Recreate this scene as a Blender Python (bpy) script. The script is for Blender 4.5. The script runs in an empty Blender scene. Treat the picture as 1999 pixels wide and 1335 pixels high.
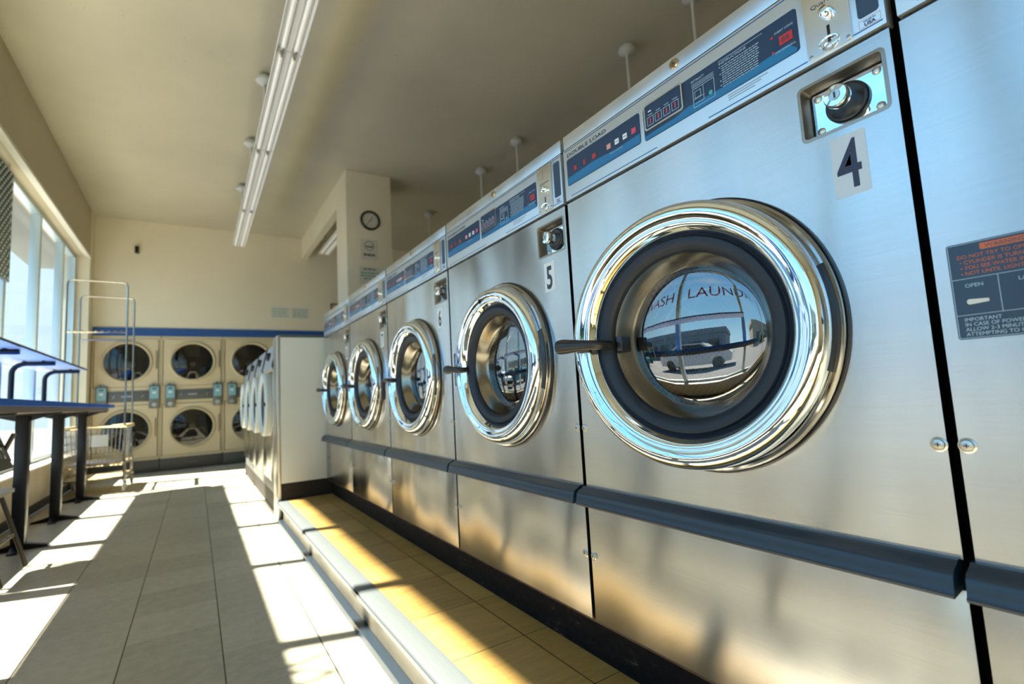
import bpy, bmesh, math, random
from mathutils import Vector, Matrix
random.seed(7)
C = bpy.context.scene.collection
SC = bpy.context.scene
PI = math.pi
def R(d): return math.radians(d)

# ------------------------------------------------------------------ camera
W = 0.74                 # washer pitch
CAMH = 0.836
AX = 1.118 * W           # washer front plane x
F_PX = 969.523
yaw, pitch, roll = .5692, .1004, -.0547
cy, sy, cp, sp, cr, sr = math.cos(yaw), math.sin(yaw), math.cos(pitch), math.sin(pitch), math.cos(roll), math.sin(roll)
fwd = Vector((sy*cp, cy*cp, sp)); rt = Vector((cy, -sy, 0)); up = rt.cross(fwd)
r2 = cr*rt + sr*up; u2 = -sr*rt + cr*up
cam = bpy.data.cameras.new('camera'); co = bpy.data.objects.new('camera', cam); C.objects.link(co)
m = Matrix((r2, u2, -fwd)).transposed().to_4x4(); m.translation = Vector((0, 0, CAMH))
co.matrix_world = m
cam.sensor_width = 36; cam.lens = F_PX/1999*36; cam.clip_start = .02; cam.clip_end = 300
cam.dof.use_dof = True; cam.dof.focus_distance = .98; cam.dof.aperture_fstop = 3.5
SC.camera = co

# ------------------------------------------------------------------ world, sun, exposure
SC.view_settings.view_transform = 'Standard'
SC.view_settings.look = 'None'
SC.view_settings.exposure = 1.68
SC.view_settings.gamma = 1
SC.view_settings.use_curve_mapping = False
cyc = SC.cycles
cyc.max_bounces = 9; cyc.diffuse_bounces = 6; cyc.glossy_bounces = 5; cyc.transmission_bounces = 5
cyc.transparent_max_bounces = 16
cyc.caustics_reflective = False; cyc.caustics_refractive = False
cyc.sample_clamp_indirect = 6
cyc.use_denoising = True

world = bpy.data.worlds.new('sky'); SC.world = world; world.use_nodes = True
nt = world.node_tree; nt.nodes.clear()
out = nt.nodes.new('ShaderNodeOutputWorld'); bg = nt.nodes.new('ShaderNodeBackground')
tc = nt.nodes.new('ShaderNodeTexCoord'); sep = nt.nodes.new('ShaderNodeSeparateXYZ')
nt.links.new(tc.outputs['Generated'], sep.inputs[0])
ramp = nt.nodes.new('ShaderNodeValToRGB')
els = ramp.color_ramp.elements
els[0].position = 0.0; els[0].color = (.50, .78, .92, 1)
els[1].position = 1.0; els[1].color = (.05, .22, .55, 1)
for p, c in ((.06, (.42, .72, .88, 1)), (.16, (.25, .54, .78, 1)), (.40, (.15, .38, .64, 1))):
    e = els.new(p); e.color = c
nt.links.new(sep.outputs['Z'], ramp.inputs[0])
cl = nt.nodes.new('ShaderNodeTexNoise'); cl.inputs['Scale'].default_value = 3.0; cl.inputs['Detail'].default_value = 5
mp = nt.nodes.new('ShaderNodeMapping'); mp.inputs['Scale'].default_value = (1, 1, 3)
nt.links.new(tc.outputs['Generated'], mp.inputs[0]); nt.links.new(mp.outputs[0], cl.inputs['Vector'])
cr_ = nt.nodes.new('ShaderNodeValToRGB'); cr_.color_ramp.elements[0].position = .52; cr_.color_ramp.elements[1].position = .75
nt.links.new(cl.outputs['Fac'], cr_.inputs[0])
mx = nt.nodes.new('ShaderNodeMix'); mx.data_type = 'RGBA'; mx.inputs['B'].default_value = (.50, .56, .60, 1)
ml = nt.nodes.new('ShaderNodeMath'); ml.operation = 'MULTIPLY'; ml.inputs[1].default_value = .5
nt.links.new(cr_.outputs[0], ml.inputs[0]); nt.links.new(ml.outputs[0], mx.inputs[0])
hz = nt.nodes.new('ShaderNodeMapRange'); hz.interpolation_type = 'SMOOTHSTEP'; hz.inputs['From Min'].default_value = .25; hz.inputs['From Max'].default_value = .95
nt.links.new(sep.outputs['Y'], hz.inputs[0])
hm = nt.nodes.new('ShaderNodeMix'); hm.data_type = 'RGBA'; hm.inputs['B'].default_value = (.25, .32, .345, 1)   # pale haze down the street
nt.links.new(hz.outputs[0], hm.inputs[0]); nt.links.new(ramp.outputs[0], hm.inputs['A'])
nt.links.new(hm.outputs['Result'], mx.inputs['A'])
nt.links.new(mx.outputs['Result'], bg.inputs[0]); bg.inputs[1].default_value = 1.08
nt.links.new(bg.outputs[0], out.inputs[0])

sun = bpy.data.lights.new('sun', 'SUN'); so = bpy.data.objects.new('sun', sun); C.objects.link(so)
sun.energy = 11.0; sun.color = (1.0, .90, .72); sun.angle = R(1.0)
so.rotation_euler = Vector((1, -.306, -1.07)).to_track_quat('-Z', 'Y').to_euler()

# ------------------------------------------------------------------ materials
def mat(name, col=(.5,.5,.5), rough=.5, metal=0, spec=.5, **k):
    m = bpy.data.materials.new(name); m.use_nodes = True
    b = m.node_tree.nodes['Principled BSDF']
    b.inputs['Base Color'].default_value = (*col, 1); b.inputs['Roughness'].default_value = rough
    b.inputs['Metallic'].default_value = metal; b.inputs['Specular IOR Level'].default_value = spec
    for kk, v in k.items(): b.inputs[kk.replace('_', ' ')].default_value = v
    return m
class NT:
    def __init__(s, m): s.m = m; s.t = m.node_tree; s.b = s.t.nodes['Principled BSDF']
    def n(s, t, **k):
        x = s.t.nodes.new('ShaderNode'+t)
        for a, v in k.items():
            if a.startswith('i_'):
                key = a[2:]
                key = int(key) if key.isdigit() else key.replace('_', ' ')
                x.inputs[key].default_value = v
            else: setattr(x, a, v)
        return x
    def l(s, a, b): s.t.links.new(a, b)
    def pos(s, scale=(1,1,1)):
        g = s.n('NewGeometry'); mp = s.n('Mapping'); mp.inputs['Scale'].default_value = scale
        s.l(g.outputs['Position'], mp.inputs[0]); return mp.outputs[0]
    def math(s, op, a, b=None, c=None):
        x = s.n('Math', operation=op)
        for i, v in enumerate((a, b, c)):
            if v is None: continue
            if isinstance(v, (int, float)): x.inputs[i].default_value = v
            else: s.l(v, x.inputs[i])
        return x.outputs[0]
    def noise(s, vec, scale=1, detail=3, rough=.5):
        x = s.n('TexNoise'); x.inputs['Scale'].default_value = scale; x.inputs['Detail'].default_value = detail
        x.inputs['Roughness'].default_value = rough
        s.l(vec, x.inputs['Vector']); return x.outputs['Fac']
    def ramp(s, fac, stops):
        x = s.n('ValToRGB'); e = x.color_ramp.elements
        e[0].position, e[0].color = stops[0][0], (*stops[0][1], 1)
        e[1].position, e[1].color = stops[-1][0], (*stops[-1][1], 1)
        for p, c in stops[1:-1]: q = e.new(p); q.color = (*c, 1)
        s.l(fac, x.inputs[0]); return x.outputs[0]
    def mix(s, fac, a, b, mode='MIX'):
        x = s.n('Mix', data_type='RGBA', blend_type=mode)
        for key, v in (('Factor', fac), ('A', a), ('B', b)):
            if key == 'Factor': sock = x.inputs[0]
            else: sock = x.inputs[key] if False else [i for i in x.inputs if i.name == key and i.type == 'RGBA'][0]
            if isinstance(v, (int, float)): sock.default_value = v
            elif isinstance(v, tuple): sock.default_value = (*v, 1)
            else: s.l(v, sock)
        return [o for o in x.outputs if o.type == 'RGBA'][0]
    def bump(s, h, strength=.2, dist=.01, prev=None):
        x = s.n('Bump'); x.inputs['Strength'].default_value = strength; x.inputs['Distance'].default_value = dist
        s.l(h, x.inputs['Height'])
        if prev is not None: s.l(prev, x.inputs['Normal'])
        return x.outputs[0]

def steel(name, col=(.66,.66,.64), rough=.26, aniso=.75, wave=.004, fine=1.0):
    m = mat(name, col, rough, 1); t = NT(m)
    t.b.inputs['Anisotropic'].default_value = aniso
    tv = t.n('CombineXYZ'); tv.inputs[2].default_value = 1; t.l(tv.outputs[0], t.b.inputs['Tangent'])
    big = t.noise(t.pos((1, 2.6, .8)), 1.5, 0.0, .4)
    brush = t.noise(t.pos((1, 6, 900)), 1.0, 2)
    n1 = t.bump(big, .5, wave*10)
    n2 = t.bump(brush, .045*fine, .0012, n1)
    t.l(n2, t.b.inputs['Normal'])
    blot = t.noise(t.pos((1, 5, .8)), 2.2, 1, .4)
    col2 = tuple(c*.86 for c in col)
    brc = t.ramp(t.noise(t.pos((1, 8, 700)), 1.0, 2), [(.3, (.93,.93,.93)), (.7, (1,1,1))])
    t.l(t.mix(1.0, t.ramp(blot, [(.3, col2), (.65, col)]), brc, 'MULTIPLY'), t.b.inputs['Base Color'])
    t.l(t.math('MULTIPLY_ADD', blot, .10, rough-.05), t.b.inputs['Roughness'])
    return m

M = {}
M['steel'] = steel('brushed_steel', (.63,.635,.625), .23, .88, .0036)
M['steel_low'] = steel('brushed_steel_lower', (.60,.595,.57), .22, .9, .0042)
M['panel'] = mat('control_panel_aluminium', (.58,.64,.68), .36, .75)
M['cap'] = steel('cap_steel', (.66,.69,.71), .34, .4, .0015)
M['chrome'] = mat('chrome', (.76,.83,.90), .035, 1)
M['chrome2'] = mat('satin_chrome', (.72,.72,.70), .16, 1)
M['rimsteel'] = mat('dark_rim_steel', (.24,.225,.19), .2, 1)
M['collarchrome'] = mat('collar_chrome', (.42,.42,.41), .1, 1)
M['dullchrome'] = mat('worn_metal', (.55,.53,.48), .3, 1)
M['recessshade'] = mat('recess_metal_shaded', (.34,.30,.25), .38, 1)  # brownish shadow inside the lock recess is put into this colour
M['brass'] = mat('brass_lock', (.55,.45,.33), .22, 1)
M['rubber'] = mat('door_rubber', (.010,.015,.025), .45, 0, .4)
M['black'] = mat('black_plastic', (.012,.012,.013), .3, 0, .5)
M['dark'] = mat('dark_interior', (.015,.014,.013), .8, 0, .2)
M['gapdark'] = mat('gap_shade_and_dark_paint', (.02,.017,.014), .6, 0, .3)  # washer sides take the gap's shade as colour; also plain dark bases
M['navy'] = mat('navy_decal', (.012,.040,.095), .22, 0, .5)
M['blue'] = mat('blue_decal_reflection', (.012,.16,.36), .22, 0, .5)  # reflection on the navy decals, painted as a brighter blue
M['blueline'] = mat('blue_print', (.02,.10,.28), .4)
M['navyprint'] = mat('navy_print', (.02,.025,.06), .45)
M['grayprint'] = mat('grey_print', (.22,.27,.33), .5)
M['white'] = mat('white_print', (.75,.78,.80), .45)
M['paleblue'] = mat('pale_blue_print', (.35,.5,.62), .5)
M['red'] = mat('red_lens', (.45,.03,.03), .3)
M['pink'] = mat('pink_lens', (.62,.08,.14), .3)
M['salmon'] = mat('salmon_lens', (.72,.33,.27), .35)
M['teal'] = mat('teal_lens', (.05,.38,.36), .3)
M['orange'] = mat('orange_print', (.55,.13,.05), .5)
M['labelnavy'] = mat('warning_label_navy', (.022,.05,.095), .4)
M['sticker'] = mat('number_sticker', (.62,.64,.62), .5)
M['sticker_w'] = mat('number_sticker_white', (.78,.80,.78), .5)
M['bumper'] = mat('bumper_navy', (.010,.028,.050), .34, 0, .6)
def bump_detail(m, sc, st, d):
    t = NT(m); t.l(t.bump(t.noise(t.pos(sc), 1, 3), st, d), t.b.inputs['Normal'])
bump_detail(M['bumper'], (10, 2, 400), .3, .001)

def wallpaint(name, col, rough=.75, var=.06, scale=1.2):
    m = mat(name, col, rough); t = NT(m)
    n = t.noise(t.pos(), scale, 5, .55)
    lo = tuple(c*(1-var) for c in col)
    t.l(t.ramp(n, [(.3, lo), (.7, col)]), t.b.inputs['Base Color'])
    t.l(t.bump(t.noise(t.pos(), 90, 2), .08, .002), t.b.inputs['Normal'])
    return m
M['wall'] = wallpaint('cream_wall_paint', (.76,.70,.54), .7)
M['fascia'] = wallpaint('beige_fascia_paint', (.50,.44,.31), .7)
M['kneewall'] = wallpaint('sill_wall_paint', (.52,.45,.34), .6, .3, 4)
M['sill'] = wallpaint('sill_paint', (.72,.70,.62), .5)
M['frame_al'] = mat('window_aluminium', (.52,.62,.66), .38, .55)
# ceiling: semi-gloss, slightly soiled
m = mat('ceiling_paint', (.60,.56,.44), .42, 0, .5); t = NT(m)
n = t.noise(t.pos((1,1,1)), .9, 5, .6)
spots = t.n('TexVoronoi', feature='F1'); spots.inputs['Scale'].default_value = 14; t.l(t.pos(), spots.inputs['Vector'])
zone = t.noise(t.pos(), 1.1, 2)
sp_ = t.math('MULTIPLY', t.math('LESS_THAN', spots.outputs['Distance'], .09), t.math('GREATER_THAN', zone, .56))
c0 = t.ramp(n, [(.3, (.47,.44,.34)), (.7, (.56,.52,.40))])
t.l(t.mix(t.math('MULTIPLY', sp_, .45), c0, (.2,.18,.13)), t.b.inputs['Base Color'])
t.l(t.bump(t.noise(t.pos(), 3, 2), .12, .02), t.b.inputs['Normal'])
M['ceiling'] = m
# floor tiles
def tiles(name, x0, y0, s, ca, cb, line, lw=.0022, rough=.3, wide=1.0, spx=None, grain=None, yl=.45):
    m = mat(name, ca, rough, 0, .5); t = NT(m)
    g = t.n('NewGeometry'); sx = t.n('SeparateXYZ'); t.l(g.outputs['Position'], sx.inputs[0])
    u = t.math('DIVIDE', t.math('SUBTRACT', sx.outputs[0], x0), s)
    v = t.math('DIVIDE', t.math('SUBTRACT', sx.outputs[1], y0), s)
    fu, fv = t.math('FRACT', u), t.math('FRACT', v)
    du = t.math('MINIMUM', fu, t.math('SUBTRACT', 1, fu)); dv = t.math('MINIMUM', fv, t.math('SUBTRACT', 1, fv))
    lu = t.math('LESS_THAN', du, lw/s); lv = t.math('MULTIPLY', t.math('LESS_THAN', dv, lw*.8/s), yl)
    ln = t.math('MAXIMUM', lu, lv)
    cv = t.n('CombineXYZ'); t.l(t.math('FLOOR', u), cv.inputs[0]); t.l(t.math('FLOOR', v), cv.inputs[1])
    wn = t.n('TexWhiteNoise', noise_dimensions='2D'); t.l(cv.outputs[0], wn.inputs['Vector'])
    n1 = t.noise(t.pos(grain or (1,1,1)), 22, 6, .65); n2 = t.noise(t.pos(), 1.7, 4, .6)
    f = t.math('ADD', t.math('MULTIPLY', n1, .55), t.math('ADD', t.math('MULTIPLY', wn.outputs['Value'], .18), t.math('MULTIPLY', n2, .45)))
    base = t.ramp(f, [(.42, cb), (.72, ca)])
    spk = t.n('TexVoronoi'); spk.inputs['Scale'].default_value = 30; t.l(t.pos(), spk.inputs['Vector'])
    sk = t.math('MULTIPLY', t.math('LESS_THAN', spk.outputs['Distance'], .07), .35)
    base = t.mix(sk, base, line)
    t.l(t.mix(ln, base, line), t.b.inputs['Base Color'])
    t.l(t.math('MULTIPLY_ADD', n2, .25, rough-.1), t.b.inputs['Roughness'])
    t.l(t.bump(t.math('SUBTRACT', 1, ln), .3, .002), t.b.inputs['Normal'])
    return m
M['floor'] = tiles('cream_floor_tile', .085, .01, .295, (.60,.57,.46), (.43,.41,.32), (.09,.08,.06), .0024, .38, yl=.22)
M['plat'] = tiles('ochre_floor_tile', .788, .365, .2955, (.52,.33,.10), (.34,.205,.055), (.06,.04,.02), .0018, .42, grain=(.35,2.2,1), yl=1)
M['nosing'] = mat('aluminium_nosing', (.17,.195,.205), .42, .4)
bump_detail(M['nosing'], (90, 1, 1), .4, .002)
M['riser'] = wallpaint('step_riser', (.095,.088,.068), .3, .35, 5)
M['rubberbase'] = mat('blue_grey_base', (.018,.03,.045), .4)
# rusty plinth
m = mat('black_plinth', (.02,.018,.017), .6, 0, .12); t = NT(m)
n = t.noise(t.pos((2,3,8)), 6, 6, .7)
t.l(t.ramp(n, [(.5, (.004,.004,.005)), (.62, (.012,.009,.008)), (.75, (.10,.08,.06))]), t.b.inputs['Base Color'])
t.l(t.bump(n, .5, .004), t.b.inputs['Normal']); M['plinth'] = m
M['rust'] = wallpaint('rusty_edge', (.13,.065,.04), .6, .6, 14)
M['almond'] = wallpaint('almond_enamel', (.62,.52,.33), .35, .04, 2)
M['almond_groove'] = mat('almond_shadow_groove', (.20,.15,.08), .7)
M['greypanel'] = mat('grey_dryer_strip', (.10,.105,.10), .4)
M['dryerbase'] = mat('dark_dryer_base', (.075,.075,.072), .38, .3)
M['coinbox'] = mat('coin_box_metal', (.42,.46,.45), .35, .7)
M['coinbox_dk'] = mat('coin_box_dark', (.16,.17,.155), .4, .6)
M['coinblue'] = mat('coin_box_decal', (.22,.42,.48), .4)
M['bluetrim'] = mat('blue_trim_paint', (.012,.075,.27), .4)
M['enamel'] = wallpaint('white_enamel', (.80,.81,.74), .4, .05, 1.5)
M['bluelam'] = mat('blue_laminate', (.006,.13,.70), .6, 0, .25)
M['brownboard'] = mat('brown_board', (.22,.17,.13), .6)
M['whitelam'] = mat('white_laminate', (.62,.62,.48), .45)
M['blackmetal'] = mat('black_powder_coat', (.006,.006,.009), .32, 0, .35)
M['bronze'] = mat('bronze_metal', (.09,.075,.055), .35, .6)
M['wire'] = mat('wire_chrome', (.42,.40,.37), .2, 1)
M['wirecream'] = mat('cream_plastic', (.66,.55,.32), .4)
M['grille'] = mat('grey_tyre', (.28,.28,.26), .5)
M['fixture'] = mat('white_fixture_enamel', (.72,.73,.70), .4)
M['tube'] = mat('frosted_tube', (.80,.80,.76), .25, Emission_Color=(1,.97,.88,1), Emission_Strength=.05)
M['canopy'] = mat('pale_canopy', (.55,.58,.55), .5)
M['paper'] = mat('paper', (.60,.58,.48), .7)
M['paperw'] = mat('white_paper', (.62,.62,.55), .7)
M['greenprint'] = mat('green_print', (.10,.33,.26), .6)
M['clockface'] = mat('clock_face', (.60,.58,.50), .4)
M['soffit'] = wallpaint('grey_soffit', (.20,.22,.23), .8)
M['asphalt'] = wallpaint('asphalt', (.16,.165,.17), .9, .3, .6)
M['concrete'] = wallpaint('pale_concrete', (.42,.41,.38), .9, .15, .8)
M['bldg'] = wallpaint('tan_building', (.42,.36,.28), .8, .1, .5)
M['bldg2'] = wallpaint('grey_building', (.22,.25,.28), .8, .1, .5)
M['bglass'] = mat('dark_window', (.03,.04,.05), .08)
M['leaf'] = wallpaint('hedge_leaf', (.05,.13,.06), .7, .6, 9)
M['carpaint'] = mat('white_car_paint', (.62,.64,.66), .15, 0, .6)
M['carpaint2'] = mat('teal_car_paint', (.02,.16,.18), .15, 0, .6)
M['redsign'] = mat('red_lettering', (.45,.02,.05), .5)
M['drumend'] = mat('drum_back_steel', (.07,.07,.065), .35, 1)
# glass
def glass(name, f0=.03, tint=(.97,.99,1), rough=0.0, refl=1.0, mx_=1.0):
    """clear pane: transparent plus a Schlick reflection that is the same from both sides"""
    m = bpy.data.materials.new(name); m.use_nodes = True; t = m.node_tree; t.nodes.clear()
    N_ = t.nodes.new
    o = N_('ShaderNodeOutputMaterial'); tr = N_('ShaderNodeBsdfTransparent'); gl = N_('ShaderNodeBsdfGlossy')
    g = N_('ShaderNodeNewGeometry'); dt = N_('ShaderNodeVectorMath'); dt.operation = 'DOT_PRODUCT'
    t.links.new(g.outputs['Incoming'], dt.inputs[0]); t.links.new(g.outputs['Normal'], dt.inputs[1])
    def mth(op, a, b=None):
        x = N_('ShaderNodeMath'); x.operation = op
        for i, v in enumerate((a, b)):
            if v is None: continue
            if isinstance(v, (int, float)): x.inputs[i].default_value = v
            else: t.links.new(v, x.inputs[i])
        return x.outputs[0]
    k = mth('POWER', mth('SUBTRACT', 1.0, mth('ABSOLUTE', dt.outputs['Value'])), 5)
    fac = mth('ADD', f0, mth('MULTIPLY', k, (1-f0)*mx_))
    tr.inputs[0].default_value = (*tint, 1); gl.inputs['Roughness'].default_value = rough; gl.inputs[0].default_value = (refl,)*3+(1,)
    mixn = N_('ShaderNodeMixShader')
    t.links.new(fac, mixn.inputs[0]); t.links.new(tr.outputs[0], mixn.inputs[1]); t.links.new(gl.outputs[0], mixn.inputs[2])
    t.links.new(mixn.outputs[0], o.inputs[0]); return m
M['glass'] = glass('window_glass', .02, mx_=.22)
M['doorglass'] = glass('door_glass', .22, (.72,.76,.76))
M['bowlglass'] = glass('bowl_glass', .03, (.9,.92,.9))
M['dryerglass'] = glass('dryer_glass', .04, (.35,.36,.36))
# perforated drum (uses uv: u = arc length, v = depth)
m = mat('perforated_drum', (.34,.34,.31), .3, 1); t = NT(m)
uvn = t.n('UVMap'); sx = t.n('SeparateXYZ'); t.l(uvn.outputs[0], sx.inputs[0])
pu, pv = .0145, .0125
row = t.math('FLOOR', t.math('DIVIDE', sx.outputs[1], pv))
off = t.math('MULTIPLY', t.math('MODULO', row, 2), .5)
fx = t.math('SUBTRACT', t.math('FRACT', t.math('ADD', t.math('DIVIDE', sx.outputs[0], pu), off)), .5)
fy = t.math('SUBTRACT', t.math('FRACT', t.math('DIVIDE', sx.outputs[1], pv)), .5)
dd = t.math('SQRT', t.math('ADD', t.math('MULTIPLY', fx, fx), t.math('MULTIPLY', fy, fy)))
hole = t.math('LESS_THAN', dd, .30)
t.l(t.mix(hole, (.20,.20,.18), (.004,.004,.004)), t.b.inputs['Base Color'])
t.l(t.math('SUBTRACT', 1, hole), t.b.inputs['Metallic'])
M['drum'] = m

# ------------------------------------------------------------------ mesh helpers
class MB:
    def __init__(s): s.bm = bmesh.new(); s.mats = []; s.cur = 0; s.uv = None
    def m(s, name):
        if name not in s.mats: s.mats.append(name)
        s.cur = s.mats.index(name); return s
    def face(s, vs, smooth=True):
        try: f = s.bm.faces.new(vs)
        except ValueError: return None
        f.material_index = s.cur; f.smooth = smooth; return f
    def box(s, x0, x1, y0, y1, z0, z1, bev=0):
        x0, x1 = min(x0,x1), max(x0,x1); y0, y1 = min(y0,y1), max(y0,y1); z0, z1 = min(z0,z1), max(z0,z1)
        v = [s.bm.verts.new((x, y, z)) for x in (x0,x1) for y in (y0,y1) for z in (z0,z1)]
        fs = [s.face([v[i] for i in q]) for q in ((0,1,3,2),(4,6,7,5),(0,4,5,1),(2,3,7,6),(0,2,6,4),(1,5,7,3))]
        if bev:
            es = list({e for f in fs for e in f.edges})
            r = bmesh.ops.bevel(s.bm, geom=es, offset=bev, segments=2, affect='EDGES', profile=.6)
            for f in r['faces']: f.material_index = s.cur; f.smooth = True
        return s
    def lathe(s, prof, mat4, n=64, a0=0, a1=2*PI, uvscale=False):
        """prof: (radius, height) pairs; revolved about local Z of mat4"""
        full = abs(a1-a0-2*PI) < 1e-6; k = n if full else n+1
        rings = []
        for (r, h) in prof:
            if r < 1e-6: rings.append([s.bm.verts.new(mat4 @ Vector((0,0,h)))]*k)
            else: rings.append([s.bm.verts.new(mat4 @ Vector((r*math.cos(a0+(a1-a0)*i/n), r*math.sin(a0+(a1-a0)*i/n), h))) for i in range(k)])
        uvl = s.bm.loops.layers.uv.verify() if uvscale else None
        for j in range(len(rings)-1):
            A, B = rings[j], rings[j+1]
            for i in range(n):
                i2 = (i+1) % k if full else i+1
                vs = []
                for v in (A[i], A[i2], B[i2], B[i]):
                    if v not in vs: vs.append(v)
                if len(vs) > 2:
                    f = s.face(vs)
                    if uvl and f:
                        rr = max(prof[j][0], prof[j+1][0])
                        for lp in f.loops:
                            hi = prof[j][1] if lp.vert in (A[i], A[i2]) else prof[j+1][1]
                            ii = i if lp.vert in (A[i], B[i]) else i+1
                            lp[uvl].uv = (rr*2*PI*ii/n, hi)
        return s
    def tube(s, pts, r, n=10, closed=False, caps=True):
        pts = [Vector(p) for p in pts]; N = len(pts); prev = None; rings = []
        for i, p in enumerate(pts):
            if closed: d = (pts[(i+1) % N]-pts[i-1]).normalized()
            else: d = (pts[min(i+1, N-1)]-pts[max(i-1, 0)]).normalized()
            if prev is None:
                a = d.cross(Vector((0,0,1)));
                if a.length < .1: a = d.cross(Vector((1,0,0)))
                a.normalize()
            else:
                a = (prev - d*prev.dot(d)).normalized()
            prev = a; b = d.cross(a); rr = r[i] if isinstance(r, (list, tuple)) else r
            rings.append([s.bm.verts.new(p + rr*(math.cos(2*PI*k/n)*a + math.sin(2*PI*k/n)*b)) for k in range(n)])
        for i in range(N if closed else N-1):
            A, B = rings[i], rings[(i+1) % N]
            for k in range(n): s.face([A[k], A[(k+1) % n], B[(k+1) % n], B[k]])
        if caps and not closed: s.face(rings[0][::-1]); s.face(rings[-1])
        return s
    def prism(s, pts, mat4, h0, h1):
        """2D outline pts extruded from h0 to h1 along local Z"""
        a = [s.bm.verts.new(mat4 @ Vector((x, y, h0))) for x, y in pts]
        b = [s.bm.verts.new(mat4 @ Vector((x, y, h1))) for x, y in pts]
        s.face(b, False); s.face(a[::-1], False)
        for i in range(len(pts)): j = (i+1) % len(pts); s.face([a[i], a[j], b[j], b[i]])
        return s
    def text(s, body, size, mat4, h=.0003, sx=1.0, bold=0.0, align='LEFT', ay='BOTTOM_BASELINE'):
        c = bpy.data.curves.new('t', 'FONT'); c.body = body; c.size = size; c.extrude = h; c.offset = bold
        c.align_x = align; c.resolution_u = 3
        o = bpy.data.objects.new('t', c); me = bpy.data.meshes.new_from_object(o)
        T = mat4 @ Matrix.Diagonal((sx, 1, 1, 1))
        me.transform(T); me.transform
        n0 = len(s.bm.faces); s.bm.from_mesh(me); s.bm.faces.ensure_lookup_table()
        for f in s.bm.faces[n0:]: f.material_index = s.cur; f.smooth = False
        bpy.data.objects.remove(o); bpy.data.meshes.remove(me); bpy.data.curves.remove(c)
        return s
    def build(s, name, material=None, parent=None, label=None, sharp=32, kind=None, recalc=True):
        if recalc: bmesh.ops.recalc_face_normals(s.bm, faces=s.bm.faces[:])
        me = bpy.data.meshes.new(name); s.bm.to_mesh(me); s.bm.free()
        for mn in (s.mats or [material]): me.materials.append(M[mn])
        me.set_sharp_from_angle(angle=R(sharp))
        o = bpy.data.objects.new(name, me); C.objects.link(o)
        if parent is not None: o.parent = parent
        if label: o['label'] = label
        if kind: o['kind'] = kind
        return o
def empty(name, loc=(0,0,0), rz=0):
    o = bpy.data.objects.new(name, None); C.objects.link(o); o.location = loc; o.rotation_euler = (0,0,rz); return o
def tag(o, label, cat, group=None):
    o['label'] = label; o['category'] = cat
    if group: o['group'] = group
    return o
def struct(name, mb, material=None, parent=None):
    o = mb.build(name, material, parent); o['kind'] = 'structure'; return o
def rrect(x0, x1, y0, y1, r, n=5):
    p = []
    for cx, cy_, a in ((x1-r, y1-r, 0), (x0+r, y1-r, 90), (x0+r, y0+r, 180), (x1-r, y0+r, 270)):
        for i in range(n+1): t_ = R(a+90*i/n); p.append((cx+r*math.cos(t_), cy_+r*math.sin(t_)))
    return p
# frame: local X -> -Y world (to the viewer's right), local Y -> Z, local Z -> -X (out of the washer front)
FW = Matrix(((0,0,-1,0),(-1,0,0,0),(0,1,0,0),(0,0,0,1)))
def FWat(u, v, d=0): return FW @ Matrix.Translation((u, v, d))
# frame for surfaces facing -Y
FB = Matrix(((1,0,0,0),(0,0,-1,0),(0,1,0,0),(0,0,0,1)))
def FBat(x, z, d=0): return FB @ Matrix.Translation((x, z, d))
def bx(mb, u0, u1, v0, v1, d0, d1, bev=0): return mb.box(-d1, -d0, -u1, -u0, v0, v1, bev)   # washer local box

# ------------------------------------------------------------------ room
YB = 8.65; ZC = 3.57; XW = -1.2
mb = MB(); mb.box(-1.2, 4.6, -4, 9.45, -.1, 0); struct('floor', mb, 'floor')
mb = MB(); mb.box(-1.6, 4.8, -4.2, 9.6, ZC, ZC+.12); struct('ceiling', mb, 'ceiling')
mb = MB(); mb.box(-1.6, 4.8, 9.4, 9.6, 0, ZC); mb.box(-1.3, 4.6, YB, YB+.12, 1.90, ZC); struct('wall_back', mb, 'wall')
mb = MB(); mb.box(4.6, 4.8, -4, 9.4, 0, ZC); struct('wall_right', mb, 'wall')
mb = MB(); mb.box(-1.6, 4.8, -4.2, -4, 0, ZC); struct('wall_front', mb, 'wall')
# window wall: knee wall, header, pilaster at the far end, solid wall towards the front
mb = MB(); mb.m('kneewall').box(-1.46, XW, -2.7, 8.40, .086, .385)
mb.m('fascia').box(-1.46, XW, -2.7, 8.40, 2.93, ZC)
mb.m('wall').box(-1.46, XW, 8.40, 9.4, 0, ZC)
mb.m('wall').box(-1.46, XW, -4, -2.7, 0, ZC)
struct('wall_left', mb)
mb = MB(); mb.box(-1.46, -1.185, -2.7, 8.40, .385, .402, .004); struct('trim_1', mb, 'sill')
mb = MB(); mb.box(XW-.01, XW+.012, -2.7, 8.40, 2.90, 2.93); mb.box(XW-.05, XW-.0, -2.7, 8.40, 2.915, 2.932); struct('trim_2', mb, 'sill')
mb = MB(); mb.box(-1.45, XW-.004, -4, 8.4, 0, .088); struct('baseboard_left', mb, 'gapdark')
mb = MB(); mb.box(-1.19, 4.6, YB-.012, YB-.0005, 1.905, 2.022); struct('trim_3', mb, 'bluetrim')
mull = [7.70, 6.66, 5.62, 4.58, 3.54, 2.50, 1.46, .42, -.62, -1.66]
edges = [8.37] + mull + [-2.67]
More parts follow.
